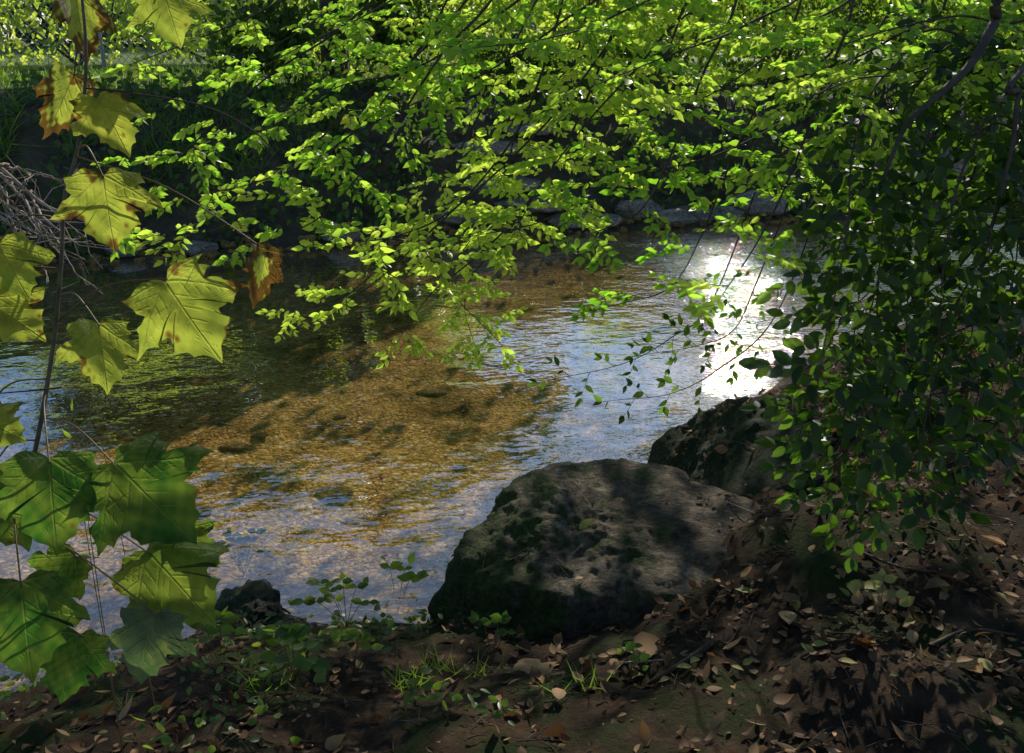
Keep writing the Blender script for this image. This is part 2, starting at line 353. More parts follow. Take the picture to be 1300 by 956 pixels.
for i, ((x, d, r), lb) in enumerate(zip(fr, frl)):
    y = Fr(x)+d; V, F = rockmesh(r, 60+i, 4, 14, .09)
    tag(obj('bank_rock', mesh_np('bank_rock', V+np.array([x, y, hgt(x, y)+r[2]*.5]), F), m_pale, recentre=True), lb, 'rock', 'rocks along the far bank')
# gravel at far shore
Vs, Fs, n0 = [], [], 0
for i in range(600):
    x = random.uniform(-8, 4); d = random.uniform(-.25, .4); y = Fr(x)+d; r = random.uniform(.02, .07)
    D, F = ICO[2]; V = D*np.array([r*random.uniform(.8, 1.5), r, r*.6])*(1+.25*np.sin(D[:, :1]*4+i)); Vs.append(V+np.array([x, y, hgt(x, y)+r*.2])); Fs.append(F+n0); n0 += len(V)
tag(obj('gravel', mesh_np('gravel', np.vstack(Vs), np.vstack(Fs)), m_sub), 'loose brown gravel along the far waterline', 'gravel', kind='stuff')
# ------------------------------------------------------------------ far bank plants
def rnd(n, s=1.0): return rng.normal(size=(n, 3))*s
n = 14000; xs = rng.uniform(-10, 13, n); ds = rng.uniform(.25, 3.6, n)
ms = np.array([nz(a*1.2, b*2, 4) for a, b in zip(xs, ds)]); k = (ms > -.2) & ~((xs > -1.2) & (xs < .9) & (ds < 2.1) & (rng.random(n) < .85)); xs, ds = xs[k], ds[k]
P = np.array([(a, Fr(a)+b, hgt(a, Fr(a)+b)+.03+.2*rng.random()) for a, b in zip(xs, ds)]); n = len(P)
tag(obj('ivy', leafmesh('ivy', P, rnd(n, .8)+[0, -.6, -.5], rnd(n, .5)+[0, -.5, .6], rng.uniform(.07, .13, n), rng.uniform(.05, .10, n), T=T_MED), m_ivy), 'dark ivy covering the shaded far bank', 'ivy', kind='stuff')
n = 3600; xs = rng.uniform(-9, -2.2, n); ds = 1.0+rng.gamma(2, .5, n)
k = np.array([nz(a*1.6, b*1.2, 14) for a, b in zip(xs, ds)]) > .03; xs, ds = xs[k], ds[k]; n = len(xs)
P = np.array([(a, Fr(a)+b, hgt(a, Fr(a)+b)) for a, b in zip(xs, ds)])
tag(obj('bank_grass', leafmesh('bank_grass', P, rnd(n, .45)+[0, -.45, .7], rnd(n, .3)+[0, -.8, .5], rng.uniform(.15, .42, n), rng.uniform(.010, .018, n), T=T_BLADE, fold=.1, curl=rng.uniform(.5, 1.2, n)), m_grass), 'long grass hanging over the edge of the far bank', 'grass', kind='stuff')
n = 8000; xs = rng.uniform(-14, 8, n); ds = rng.uniform(3, 9, n)
P = np.array([(a, Fr(a)+b, hgt(a, Fr(a)+b)) for a, b in zip(xs, ds)])
tag(obj('lawn_grass', leafmesh('lawn_grass', P, rnd(n, .3)+[0, 0, .9], rnd(n, .4)+[0, -.8, .3], rng.uniform(.05, .12, n), rng.uniform(.010, .02, n), T=T_BLADE, fold=.1, curl=.3), m_grass), 'short sunlit grass on the lawn behind the bank', 'grass', kind='stuff')
def shrub(name, base, rad, hh, nl, size, mat, label, group, cat='shrub', ncl=16, stems=5, seed=0):
    rr = np.random.default_rng(seed+100); base = np.array(base, float)
    t = thing(name, label, cat, base, group)
    cl = unit(rr.normal(size=(ncl, 3)))*(rr.random((ncl, 1))**.4)*.85
    cl = cl*np.array([rad, rad*.8, hh*.5])+base+[0, 0, hh*.5]
    idx = rr.integers(0, ncl, nl); P = cl[idx]+rr.normal(size=(nl, 3))*np.array([rad*.24, rad*.24, hh*.14])
    P[:, 2] = np.maximum(P[:, 2], base[2]+.02+.2*rr.random(nl))
    D = rr.normal(size=(nl, 3))+[0, 0, -.5]; N = rr.normal(size=(nl, 3))*.7+[0, -.6, .4]
    L = size*rr.uniform(.7, 1.3, nl)
    obj('foliage', leafmesh('foliage', P, D, N, L, L*.6, T=T_MED, tint=np.clip(rr.normal(.5, .25, nl), 0, 1)), mat, t)
    for k in range(stems):
        tb = Tubes(); c = cl[k % ncl]
        tb.add(crom([base+[rr.uniform(-.1, .1), rr.uniform(-.1, .1), -.05], base*.5+c*.5+rr.normal(size=3)*.12*rad, c], 6), .035, .01, 5)
        obj('stem', tb.mesh('stem'), m_bark, t)
    return t
G1 = 'sunlit shrubs behind the wire fence'; G2 = 'dark shrubs on the far bank top'
def onl(x, y): return (x, y, hgt(x, y))
sh = [(-12.0, 19, 2.2, 3.0, 'yellow green sunlit bush at the far left behind the fence'), (-9.0, 19.5, 2.2, 3.2, 'bright bush behind the fence above the hanging plane leaves'), (-6.2, 20, 2.0, 2.6, 'pale green bush behind the middle of the wire fence'),
      (-3.6, 20.3, 2.0, 3.2, 'leafy bush behind the fence next to the dark trunk'), (-.8, 21, 2.1, 3.0, 'green bush past the right end of the wire fence'), (2.6, 21.5, 2.4, 3.3, 'sunlit bush far behind the overhanging branches'), (6.4, 22, 2.4, 3.6, 'broad bush far behind the bright upper right leaves'), (10.5, 22, 2.5, 3.8, 'far bush at the right edge of the lawn')]
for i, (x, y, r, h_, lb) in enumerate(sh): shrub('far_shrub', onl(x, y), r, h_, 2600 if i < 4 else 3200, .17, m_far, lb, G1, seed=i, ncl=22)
sh = [(-3.4, 13.0, .8, 1.1, 'dark low shrub on the far bank left of the trunk'), (-1.6, 13.6, .9, 1.2, 'dark shrub on the far bank right of the trunk'), (.3, 14.2, 1.1, .8, 'dark low shrub above the stone ledges'), (2.3, 14.9, 1.3, .9, 'dense dark shrub above the pale rocks'),
      (4.6, 15.2, 1.4, 1.7, 'dark shrub on the far bank behind the bright branches'), (6.9, 15.5, 1.5, 2.0, 'dark bluish shrub at the upper right behind the limb')]
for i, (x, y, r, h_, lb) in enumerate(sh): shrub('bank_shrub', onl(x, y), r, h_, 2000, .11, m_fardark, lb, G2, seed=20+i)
# far wood (one mass)
cl = []
for i in range(90):
    x = rng.uniform(-80, 80); y = rng.uniform(68, 82); hm = 14.0 if -8 < x < 26 else 24
    cl.append((x, y, 1.5+hm*rng.random()**.7*.93))
for i in range(190): cl.append((rng.uniform(-38, -6.5), rng.uniform(70, 80), 2+35*rng.random()**.75))
for x in np.arange(-80, 80, 2.4): cl.append((x, 60+rng.random()*4, 2.5+2*rng.random())); cl.append((x, 63+rng.random()*3, 6+2*rng.random()))
cl = np.array(cl); nl = 34000; P = cl[rng.integers(0, len(cl), nl)]+rnd(nl)*[2.3, 2.0, 1.8]
P[:, 2] = np.maximum(P[:, 2], 1.5)
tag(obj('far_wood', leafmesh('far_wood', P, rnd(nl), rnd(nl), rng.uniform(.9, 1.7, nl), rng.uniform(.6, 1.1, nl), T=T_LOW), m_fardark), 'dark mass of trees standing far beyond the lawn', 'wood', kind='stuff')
# fence
ft = thing('wire_fence', 'grey wire mesh fence on posts behind the far lawn', 'fence', (-5, 17, 1.7))
x0, x1, zb, fh, cell = -10.0, .4, 1.62, 1.5, .13
V, F = [], []
def strip(a, b, w=.009):
    a = np.array(a); b = np.array(b); d = unit(b-a); p = np.array([-d[2], 0, d[0]])*w/2; k = len(V)
    V.extend([a-p, b-p, b+p, a+p]); F.append((k, k+1, k+2, k+3))
q = x0-fh
while q < x1:
    for sgn in (1, -1):
        xa, xb, za, zb2 = q, q+fh, (zb if sgn > 0 else zb+fh), (zb+fh if sgn > 0 else zb)
        if xa < x0: f = (x0-xa)/fh; za = za+(zb2-za)*f; xa = x0
        if xb > x1: f = (x1-xa)/(xb-xa); zb2 = za+(zb2-za)*f; xb = x1
        if xb-xa > .02: strip((xa, 17+.004*sgn, za), (xb, 17+.004*sgn, zb2))
    q += cell
obj('wire_mesh', mesh_np('wire_mesh', V, F), m_metal, ft)
for i in range(5):
    tb = Tubes(); x = x0+i*(x1-x0)/4; tb.add([(x, 17.05, 1.5), (x, 17.05, 2.4), (x, 17.05, zb+fh+.06)], .035, .035, 8); obj('post', tb.mesh('post'), m_metal, ft)
for z in (zb+.02, zb+fh):
    tb = Tubes(); tb.add([(x0, 17.01, z), (0, 17.01, z), (x1, 17.01, z)], .012, .012, 6); obj('rail', tb.mesh('rail'), m_metal, ft)
# ------------------------------------------------------------------ canopy shade zones
kx, ky = S[0]/S[2], S[1]/S[2]
def keep(X, Y):
    near = Nr(X)
    wob = .5*nz(X*1.2, Y*1.2, 41)+.3*nz(X*3.5, Y*3.5, 42)
    if X > .8 and .1 < Y < 2.2: p = .85 if nz(X*3, Y*3, 21)+.6*nz(X*8, Y*8, 22) < -.16 else .01
    elif -1.6 < X < -.85 and -1.1 < Y < -.45: p = .8
    elif Y <= 1.0: p = .006 if X < 1.4 else .05
    elif Y < min(near-.35, 3.3) and X > -1.4:
        p = .97 if nz(X*5, Y*5, 11)+.7*nz(X*12, Y*12, 12) < .02 else .01
    elif Y >= 8.3 and X < 4: p = .03
    elif 1.2 < X < 3.4 and 4.9 < Y < 7.9+wob: p = .01
    elif X >= 1.0 and Y >= 7.3: p = .9
    elif Y >= near-.35:
        edge = float(np.interp(Y, [3.3, 5.2, 6.7, 8.9], [-.42, -.06, .40, 1.1]))+wob
        if X < edge:
            if Y < 4.0+wob*.9 and X > -2.1+wob: p = .96
            elif Y < 3.2: p = .5
            else: p = .5 if nz(X*2.2, Y*3.5, 61) > .28 else .012
        else: p = .96 if X < 1.3 else .3
    elif X < -2: p = 0
    else: p = .35
    return p
def keep2(X, Y):
    if Y > 5.8 and Y < 9.4 and X < -1.95+.5*(Y-6.2)+.7*nz(Y*1.5, X*1.5, 7): return .9
    return .02
# hornbeam
ht = thing('overhanging_tree', 'broadleaf tree with sunlit green branches hanging down over the stream', 'tree', (4.6, 5.2, hgt(4.6, 5.2)))
tb = Tubes(); tb.add(crom([(4.6, 5.2, .3), (4.55, 5.25, 1.5), (4.4, 5.4, 3.2), (4.3, 5.9, 5.5), (4.0, 6.8, 7.8)], 8), .24, .07, 14); obj('trunk', tb.mesh('trunk'), m_bark, ht)
limb1 = crom([(4.45, 5.3, 2.9), (3.2, 4.7, 3.15), (1.6, 4.0, 3.05), (0, 3.6, 2.95), (-1.6, 3.3, 2.85)], 14)
tb = Tubes(); tb.add(limb1, .06, .012, 8); obj('limb', tb.mesh('limb'), m_bark, ht)
for pts in ([(4.4, 5.4, 3.3), (4.2, 7.5, 4.6), (3.2, 10.5, 5.4), (2.6, 13, 6)], [(4.4, 5.5, 3.6), (3.2, 6.5, 4.4), (1.6, 8, 4.8), (.6, 9.5, 5)], [(4.3, 5.8, 5), (5, 8, 6), (5.2, 11, 6.8)], [(4.3, 5.6, 4.4), (3, 6, 5.4), (1, 7, 6)]):
    tb = Tubes(); tb.add(crom(pts, 8), .09, .02, 8); obj('limb', tb.mesh('limb'), m_bark, ht)
rl = crom([limb1[16]]+[px(*a) for a in [(1300, -45, 2.7), (1262, 30, 2.6), (1232, 82, 2.55), (1190, 122, 2.5), (1150, 160, 2.5), (1120, 230, 2.5)]], 8)
tb = Tubes(); tb.add(rl, .020, .005, 8); obj('limb', tb.mesh('limb'), m_bark, ht)
rl = crom([limb1[12]]+[px(*a) for a in [(1320, 60, 2.6), (1294, 120, 2.5), (1286, 180, 2.5), (1270, 250, 2.5)]], 8)
tb = Tubes(); tb.add(rl, .012, .004, 7); obj('limb', tb.mesh('limb'), m_bark, ht)
cand = 46000; X = rng.uniform(-3, 5.5, cand); Y = rng.uniform(-3, 10, cand); Z = rng.uniform(3.7, 7.6, cand)
ok = np.array([random.random() < keep(a, b) for a, b in zip(X, Y)]); X, Y, Z = X[ok], Y[ok], Z[ok]
P = np.stack([X+kx*Z, Y+ky*Z, Z], 1); P = P[(P[:, 1] < 17) & (P[:, 1] > 1.0)]; n = len(P)
obj('shade_crown', leafmesh('shade_crown', P, rnd(n)+[0, 0, -.5], rnd(n, .6)+[0, .2, .7], rng.uniform(.09, .13, n), rng.uniform(.055, .08, n), T=T_MED), m_crown, ht)  # unseen leaves, added and thinned along sun rays to shape the shade
# far tree with dark trunk
tt = thing('bank_tree', 'tree with a dark thick trunk standing on the far lawn behind the branches', 'tree', onl(-2.62, 14))
tb = Tubes(); z0 = hgt(-2.62, 14); tb.add(crom([(-2.62, 14, z0-.1), (-2.64, 14, z0+.8), (-2.55, 14.1, z0+2.5), (-2.5, 14.6, z0+5)], 8), .21, .12, 14); obj('trunk', tb.mesh('trunk'), m_bark, tt)
for pts in ([(-2.55, 14.1, 4), (-3.2, 15, 5.5), (-4, 16, 6.8)], [(-2.5, 14.2, 3.3), (-1.2, 14, 3.7), (.4, 13.8, 3.7)], [(-2.5, 14.4, 5.0), (-3, 16.0, 6), (-3.2, 17, 6.8)]):
    tb = Tubes(); tb.add(crom(pts, 8), .08, .02, 7); obj('limb', tb.mesh('limb'), m_bark, tt)
cand = 18000; X = rng.uniform(-7, 1.0, cand); Y = rng.uniform(5, 10, cand); Z = np.where(X+.448*5.5 > -.9, rng.uniform(3.15, 4.2, cand), rng.uniform(4.4, 7.0, cand))
ok = np.array([random.random() < keep2(a, b) for a, b in zip(X, Y)]); X, Y, Z = X[ok], Y[ok], Z[ok]
P = np.stack([X+kx*Z, Y+ky*Z, Z], 1); n = len(P)
obj('shade_crown', leafmesh('shade_crown', P, rnd(n)+[0, 0, -.5], rnd(n, .6)+[0, .2, .7], rng.uniform(.12, .18, n), rng.uniform(.08, .12, n), T=T_MED), m_crown, tt)  # unseen leaves, added mainly where they darken the left water
# ------------------------------------------------------------------ hanging sprays
def spray(path, tw, lv, spacing=.05, tlen=.22, start=.2, lsp=.032, size=.055, nbase=(0, -.75, .45), lay=None, jit=.5, droop=.05, minlen=.05, sidew=(.5, .9), fwd=.6, fan=0):
    path = np.asarray(path); seg = np.linalg.norm(np.diff(path, axis=0), axis=1); al = np.concatenate([[0], np.cumsum(seg)]); L = al[-1]
    T = unit(np.gradient(path, axis=0)); s = start*L; side = random.choice([-1, 1])
    nbase = np.array(nbase, float); lay = nbase if lay is None else np.array(lay, float)
    def shoot(p, d, tl, nl_, nb_, r, depth):
        pts = [p]; k = 0; ls = random.choice([-1, 1]); q = p.copy()
        while k*lsp < tl:
            q = q+d*lsp; d = unit(d+np.array([0, 0, -droop])+rng.normal(size=3)*.05); pts.append(q.copy())
            cs = unit(np.cross(d, nl_))
            ld = unit(d*.65+ls*cs*.7+np.array([0, 0, -.3*random.random()])+rng.normal(size=3)*.15)
            lv.append((q, ld, nb_+rng.normal(size=3)*jit, size*random.uniform(.6, 1.15)*(1 if k*lsp < .7*tl else .75)))
            if depth and k % 4 == 2 and k*lsp < .75*tl:
                shoot(q.copy(), unit(d*.75+ls*cs*.75), (tl-k*lsp)*.5, nl_, nb_, r*.7, depth-1)
            ls = -ls; k += 1
        lv.append((q, d, nb_+rng.normal(size=3)*jit*.6, size*random.uniform(.7, 1.0)))
        tw.add(pts, r, r*.5, 3)
    while s < L:
        p = np.array([np.interp(s, al, path[:, k]) for k in range(3)]); t = unit([np.interp(s, al, T[:, k]) for k in range(3)])
        nl_ = unit(lay+rng.normal(size=3)*.15); nb_ = unit(nbase+rng.normal(size=3)*.3)
        d = unit(t*fwd+side*unit(np.cross(t, nl_))*random.uniform(*sidew)+np.array([0, 0, -.02]))
        shoot(p, d, max(minlen, tlen*random.uniform(.5, 1.25)*(1-.4*s/L)), nl_, nb_, .0013, fan)
        side = -side; s += spacing*random.uniform(.6, 1.5)
    shoot(path[-1].copy(), T[-1], tlen*.4, unit(lay), unit(nbase), .001, fan)
def branch_obj(parent, path, mat_l, mat_w, r0, r1, wide=.5, bname='branch', T=T_OV, tint=None, **kw):
    tw = Tubes(); tw.add(path, r0, r1, 6); lv = []; spray(path, tw, lv, **kw)
    b = obj(bname, tw.mesh(bname), mat_w, parent)
    P = np.array([l[0] for l in lv]); D = np.array([l[1] for l in lv]); N = np.array([l[2] for l in lv]); L = np.array([l[3] for l in lv])
    ti = None if tint is None else np.clip(rng.normal(tint, .2, len(L)), 0, 1)
    f = obj('foliage', leafmesh('foliage', P, D, N, L, L*wide*rng.uniform(.85, 1.15, len(L)), T=T, fold=rng.uniform(.05, .4, len(L)), curl=rng.uniform(-.05, .3, len(L)), tint=ti), mat_l)
    f.parent = b
    return b
BR = [[(780, -60), (740, 60), (690, 120), (655, 170), (640, 230), (600, 300), (570, 360), (635, 436)],
 [(700, -40), (640, 80), (590, 180), (540, 260), (490, 330), (430, 380), (372, 393)],
 [(620, -50), (540, 60), (440, 140), (370, 220), (290, 285), (205, 305)],
 [(500, -50), (440, 30), (350, 90), (280, 150), (210, 220), (170, 280)],
 [(640, -40), (560, 70), (500, 160), (450, 230), (400, 280), (330, 310)],
 [(900, -50), (830, 60), (750, 150), (690, 230), (650, 300)],
 [(940, -40), (890, 100), (850, 200), (810, 270), (740, 300)],
 [(1020, -40), (980, 90), (930, 200), (890, 300), (850, 365), (778, 388)],
 [(1080, -40), (1040, 120), (1000, 230), (960, 310), (920, 370)],
 [(1140, -30), (1080, 80), (1000, 150), (900, 200), (800, 220)],
 [(1200, -20), (1130, 50), (1040, 90), (950, 110), (860, 120)],
 [(420, -50), (340, 10), (250, 50), (170, 80)],
 [(560, -50), (480, 10), (380, 60), (290, 110)],
 [(1320, 20), (1220, 20), (1120, 40), (1040, 70)],
 [(780, -40), (710, 30), (620, 90), (530, 130), (440, 170)],
 [(720, -30), (670, 140), (610, 230), (540, 300), (480, 355), (440, 385)],
 [(800, -40), (730, 160), (660, 270), (600, 330), (550, 370), (510, 425)],
 [(850, -40), (780, 20), (690, 50), (610, 60)],
 [(360, -40), (260, 0), (180, 30)],
 [(1030, -40), (950, 30), (850, 70), (750, 110)],
 [(960, -40), (870, 20), (800, 100), (760, 190), (730, 250)],
 [(1180, -40), (1120, 120), (1060, 210), (1010, 290)],
 [(1270, 0), (1190, 50), (1100, 140), (1010, 190), (920, 250)],
 [(820, -40), (740, 100), (660, 190), (570, 270), (500, 300), (430, 310)],
 [(680, -40), (600, 40), (520, 90), (430, 110), (350, 160)],
 [(880, -40), (820, 130), (760, 230), (690, 280), (600, 300)],
 [(1330, -20), (1250, 40), (1170, 90), (1090, 100), (1010, 130)],
 [(760, -40), (700, 200), (640, 300), (600, 350), (590, 390), (600, 430)],
 [(540, -40), (450, 70), (350, 150), (250, 190), (160, 200)],
 [(580, -40), (500, 110), (420, 190), (330, 230), (240, 250)],
 [(460, -40), (380, 40), (290, 80), (200, 140)],
 [(1330, 70), (1240, 70), (1150, 110), (1080, 160)], [(1100, -40), (1010, 40), (920, 110), (830, 150)]]
bright = {0, 1, 15, 16, 23, 27, 2, 25, 26, 31, 10}  # branches tinted as sunlit; light and shade go into leaf colour
for i, b in enumerate(BR):
    right = b[0][0] > 850
    d0 = random.uniform(2.8, 3.6) if right else random.uniform(3.0, 4.4); d1 = d0-random.uniform(.2, .6)
    pts = [px(u, v, d0+(d1-d0)*k/(len(b)-1)) for k, (u, v) in enumerate(b)]
    j = np.argmin(np.linalg.norm(limb1-pts[0], axis=1))
    path = crom([limb1[j]]+pts, 8)
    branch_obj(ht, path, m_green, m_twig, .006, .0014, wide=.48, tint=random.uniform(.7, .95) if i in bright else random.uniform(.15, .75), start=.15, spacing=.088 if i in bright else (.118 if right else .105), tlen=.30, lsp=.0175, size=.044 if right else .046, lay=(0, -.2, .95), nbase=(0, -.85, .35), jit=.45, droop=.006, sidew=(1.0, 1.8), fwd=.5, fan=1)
for b in [[(905, 380), (850, 430), (790, 462), (700, 482)], [(985, 400), (910, 470), (850, 500), (782, 508)], [(960, 360), (930, 420), (880, 440), (820, 450)]]:
    d0 = 3.5; pts = [px(u, v, d0-.05*k) for k, (u, v) in enumerate(b)]
    path = crom([px(b[0][0]+70, b[0][1]-180, 3.5)]+pts, 8)
    branch_obj(ht, path, m_dark, m_twig, .003, .001, start=.35, spacing=.075, tlen=.12, size=.042, lsp=.028)  # darker leaf colour stands for shade on these low sprays
# ------------------------------------------------------------------ dark shrub on the right
st = thing('leafy_shrub', 'dark green shrub in shade drooping over the right bank', 'shrub', (2.45, 3.0, hgt(2.45, 3.0)))
SH = [[(1250, 60), (1150, 60), (1115, 150), (1105, 260), (1090, 380), (1075, 500), (1060, 630)], [(1260, 80), (1170, 100), (1130, 220), (1115, 360), (1110, 500), (1090, 660)], [(1290, 120), (1200, 150), (1160, 280), (1150, 420), (1135, 540), (1120, 640)],
 [(1300, 160), (1230, 200), (1200, 320), (1190, 450), (1170, 560), (1165, 620)], [(1310, 200), (1270, 260), (1240, 370), (1230, 480), (1220, 550)], [(1320, 240), (1290, 330), (1280, 430), (1270, 510)], [(1240, 60), (1130, 90), (1085, 180), (1075, 300), (1050, 420), (1035, 510)],
 [(1330, 300), (1310, 400), (1290, 480), (1285, 550)], [(1280, 90), (1180, 180), (1130, 300), (1095, 440), (1070, 550), (1040, 590)], [(1300, 140), (1220, 260), (1150, 360), (1110, 470), (1085, 580), (1100, 640)], [(1320, 220), (1250, 300), (1180, 390), (1145, 480), (1130, 580), (1155, 610)],
 [(1310, 180), (1240, 170), (1180, 230), (1140, 330), (1075, 400), (1040, 460)], [(1320, 100), (1240, 110), (1190, 130), (1170, 220)], [(1330, 260), (1260, 320), (1210, 420), (1180, 520), (1200, 590)], [(1330, 330), (1270, 400), (1240, 510), (1235, 560)],
 [(1280, 60), (1200, 90), (1140, 130), (1100, 230), (1065, 270)], [(1320, 280), (1230, 340), (1130, 400), (1075, 450), (1020, 490)], [(1310, 300), (1190, 420), (1120, 520), (1065, 580), (1030, 610)], [(1300, 200), (1200, 210), (1110, 260), (1050, 320), (1010, 350)], [(1330, 150), (1290, 180), (1260, 280), (1255, 400)],
 [(1320, 250), (1240, 260), (1160, 300), (1100, 330), (1065, 360)], [(1330, 380), (1240, 410), (1160, 450), (1100, 500), (1050, 535)], [(1330, 420), (1260, 470), (1180, 500), (1140, 555)]]
for i, b in enumerate(SH):
    d0 = random.uniform(2.6, 3.3); d1 = d0-random.uniform(.1, .5)
    pts = [px(u, v, d0+(d1-d0)*k/(len(b)-1)) for k, (u, v) in enumerate(b)]
    path = crom([(2.45+random.uniform(-.1, .1), 3.0+random.uniform(-.1, .1), hgt(2.45, 3)-.03), (2.5, 3.05, 1.3)]+pts, 7)
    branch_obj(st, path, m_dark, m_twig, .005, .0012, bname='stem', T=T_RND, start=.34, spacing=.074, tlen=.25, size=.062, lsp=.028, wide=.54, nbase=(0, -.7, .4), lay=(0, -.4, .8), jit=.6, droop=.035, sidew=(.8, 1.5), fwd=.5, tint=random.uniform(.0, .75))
# ------------------------------------------------------------------ plane sapling
half = [(0, 0), (.10, -.07), (.22, -.09), (.34, -.05), (.52, -.01), (.48, .10), (.52, .18), (.45, .25), (.54, .30), (.64, .38), (.74, .56), (.60, .56), (.51, .61), (.45, .57), (.33, .59), (.35, .67), (.38, .76), (.26, .80), (.22, .90), (.11, .94), (0, 1.08)]
def plane_leaf(seed):
    r_ = np.random.default_rng(seed)
    def jt(hf): return [(x*(1+r_.uniform(-.1, .1))+0*y, y+r_.uniform(-.025, .025)) if 0 < i < len(hf)-1 else (x, y) for i, (x, y) in enumerate(hf)]
    a = jt(half); b = [(-x, y) for x, y in jt(half)]
    ol = np.array(a+b[::-1][1:-1]); m = len(ol); out = []
    for i in range(m):
        p, q = ol[i], ol[(i+1) % m]; d = q-p; nn = np.array([d[1], -d[0]]); 
        for k in range(5):
            t = k/5; out.append(p+d*t-nn*.10*math.sin(math.pi*t)*(1 if i % 2 else -.4))
    out = np.array(out); c = np.array([0, .3]); nr = 34; K = len(out)
    rs = np.linspace(.003, 1, nr); P2 = c+(out-c)[None]*rs[:, None, None]; P2 = P2.reshape(-1, 2)
    rr = np.repeat(rs, K)
    i = np.arange(nr-1)[:, None]*K; k = np.arange(K)[None]; k2 = (k+1) % K
    F = np.stack([i+k, i+k2, i+K+k2, i+K+k], -1).reshape(-1, 4)
    def sd(a, b): 
        a = np.array(a); b = np.array(b); d = b-a; t = np.clip(((P2-a)@d)/(d@d), 0, 1); return np.linalg.norm(P2-a-t[:, None]*d, axis=1), t
    ve = np.zeros(len(P2))
    for tip in [(0, 1.05), (.70, .57), (-.70, .57), (.50, 0), (-.50, 0)]:
        d, t = sd((0, 0), tip); ve = np.maximum(ve, np.exp(-(d/(.013*(1-.6*t)))**2))
        tip = np.array(tip); dr = tip/np.linalg.norm(tip)
        for tt_ in (.2, .36, .52, .68, .82):
            for sg in (1, -1):
                an = sg*.8; w = np.array([dr[0]*math.cos(an)-dr[1]*math.sin(an), dr[0]*math.sin(an)+dr[1]*math.cos(an)])
                d, t = sd(tip*tt_, tip*tt_+w*(.26*(1-tt_)+.05)); ve = np.maximum(ve, .5*np.exp(-(d/.008)**2))
    x, y = P2[:, 0], P2[:, 1]; ph = r_.uniform(0, 6, 4)
    z = .05*np.sin(5*x+ph[0])*np.cos(4*y+ph[1])+.02*np.sin(14*x+ph[2])*np.sin(13*y+ph[3])*rr+.14*np.abs(x)-.30*x*x-.20*np.clip(y, 0, 2)**2
    ns = .5*np.sin(7*x+ph[1])*np.sin(6*y+ph[2])+.3*np.sin(17*x+ph[3]+3*y)*np.sin(15*y+ph[0])+.25*np.sin(37*x+ph[0]-9*y)*np.sin(31*y+ph[2]+5*x)
    return np.stack([x, y, z], 1), F, ve, rr, ns
def place_plane(seed, B, Tp, width=1.0, tilt=(0, 0, 0), tint=.5, brown=0.0, curl=0.0):
    V, F, ve, rr, ns = plane_leaf(seed); B = np.array(B); Tp = np.array(Tp); L = np.linalg.norm(Tp-B)/1.08
    yv = unit(Tp-B); nrm = unit(np.array([0, 0, H])-B)+np.array(tilt); xv = unit(np.cross(yv, nrm)); zv = np.cross(xv, yv)
    X, Y, Z = V[:, 0]*width, V[:, 1], V[:, 2].copy()
    if curl:
        a = X*curl*4; X = np.sin(a)/(curl*4); Z = Z+(1-np.cos(a))/(curl*4)
    W_ = B+L*(X[:, None]*xv+Y[:, None]*yv+Z[:, None]*zv)
    thr = 1.45-brown*1.6; br = np.clip((rr+ns*.8-thr)*3.5, 0, 1)
    return mesh_np('leaf', W_, F, {'tint': np.clip(tint+.22*ns, 0, 1), 'brown': br, 'vein': ve})
pt = thing('plane_sapling', 'young plane tree with large lobed yellowing leaves at the left edge', 'tree', (-1.25, 1.3, hgt(-1.25, 1.3)))
stem = crom([(-1.25, 1.3, hgt(-1.25, 1.3)-.03), (-1.1, 1.32, .75)]+[px(*a) for a in [(-20, 720, 1.50), (30, 620, 1.48), (44, 575, 1.48), (58, 500, 1.48), (70, 420, 1.48), (78, 330, 1.48), (82, 250, 1.48), (98, 190, 1.48), (108, 110, 1.47), (108, 40, 1.46), (100, -40, 1.46)]], 8)
tb = Tubes(); tb.add(stem, .0048, .0024, 8); obj('stem', tb.mesh('stem'), m_stemg, pt)
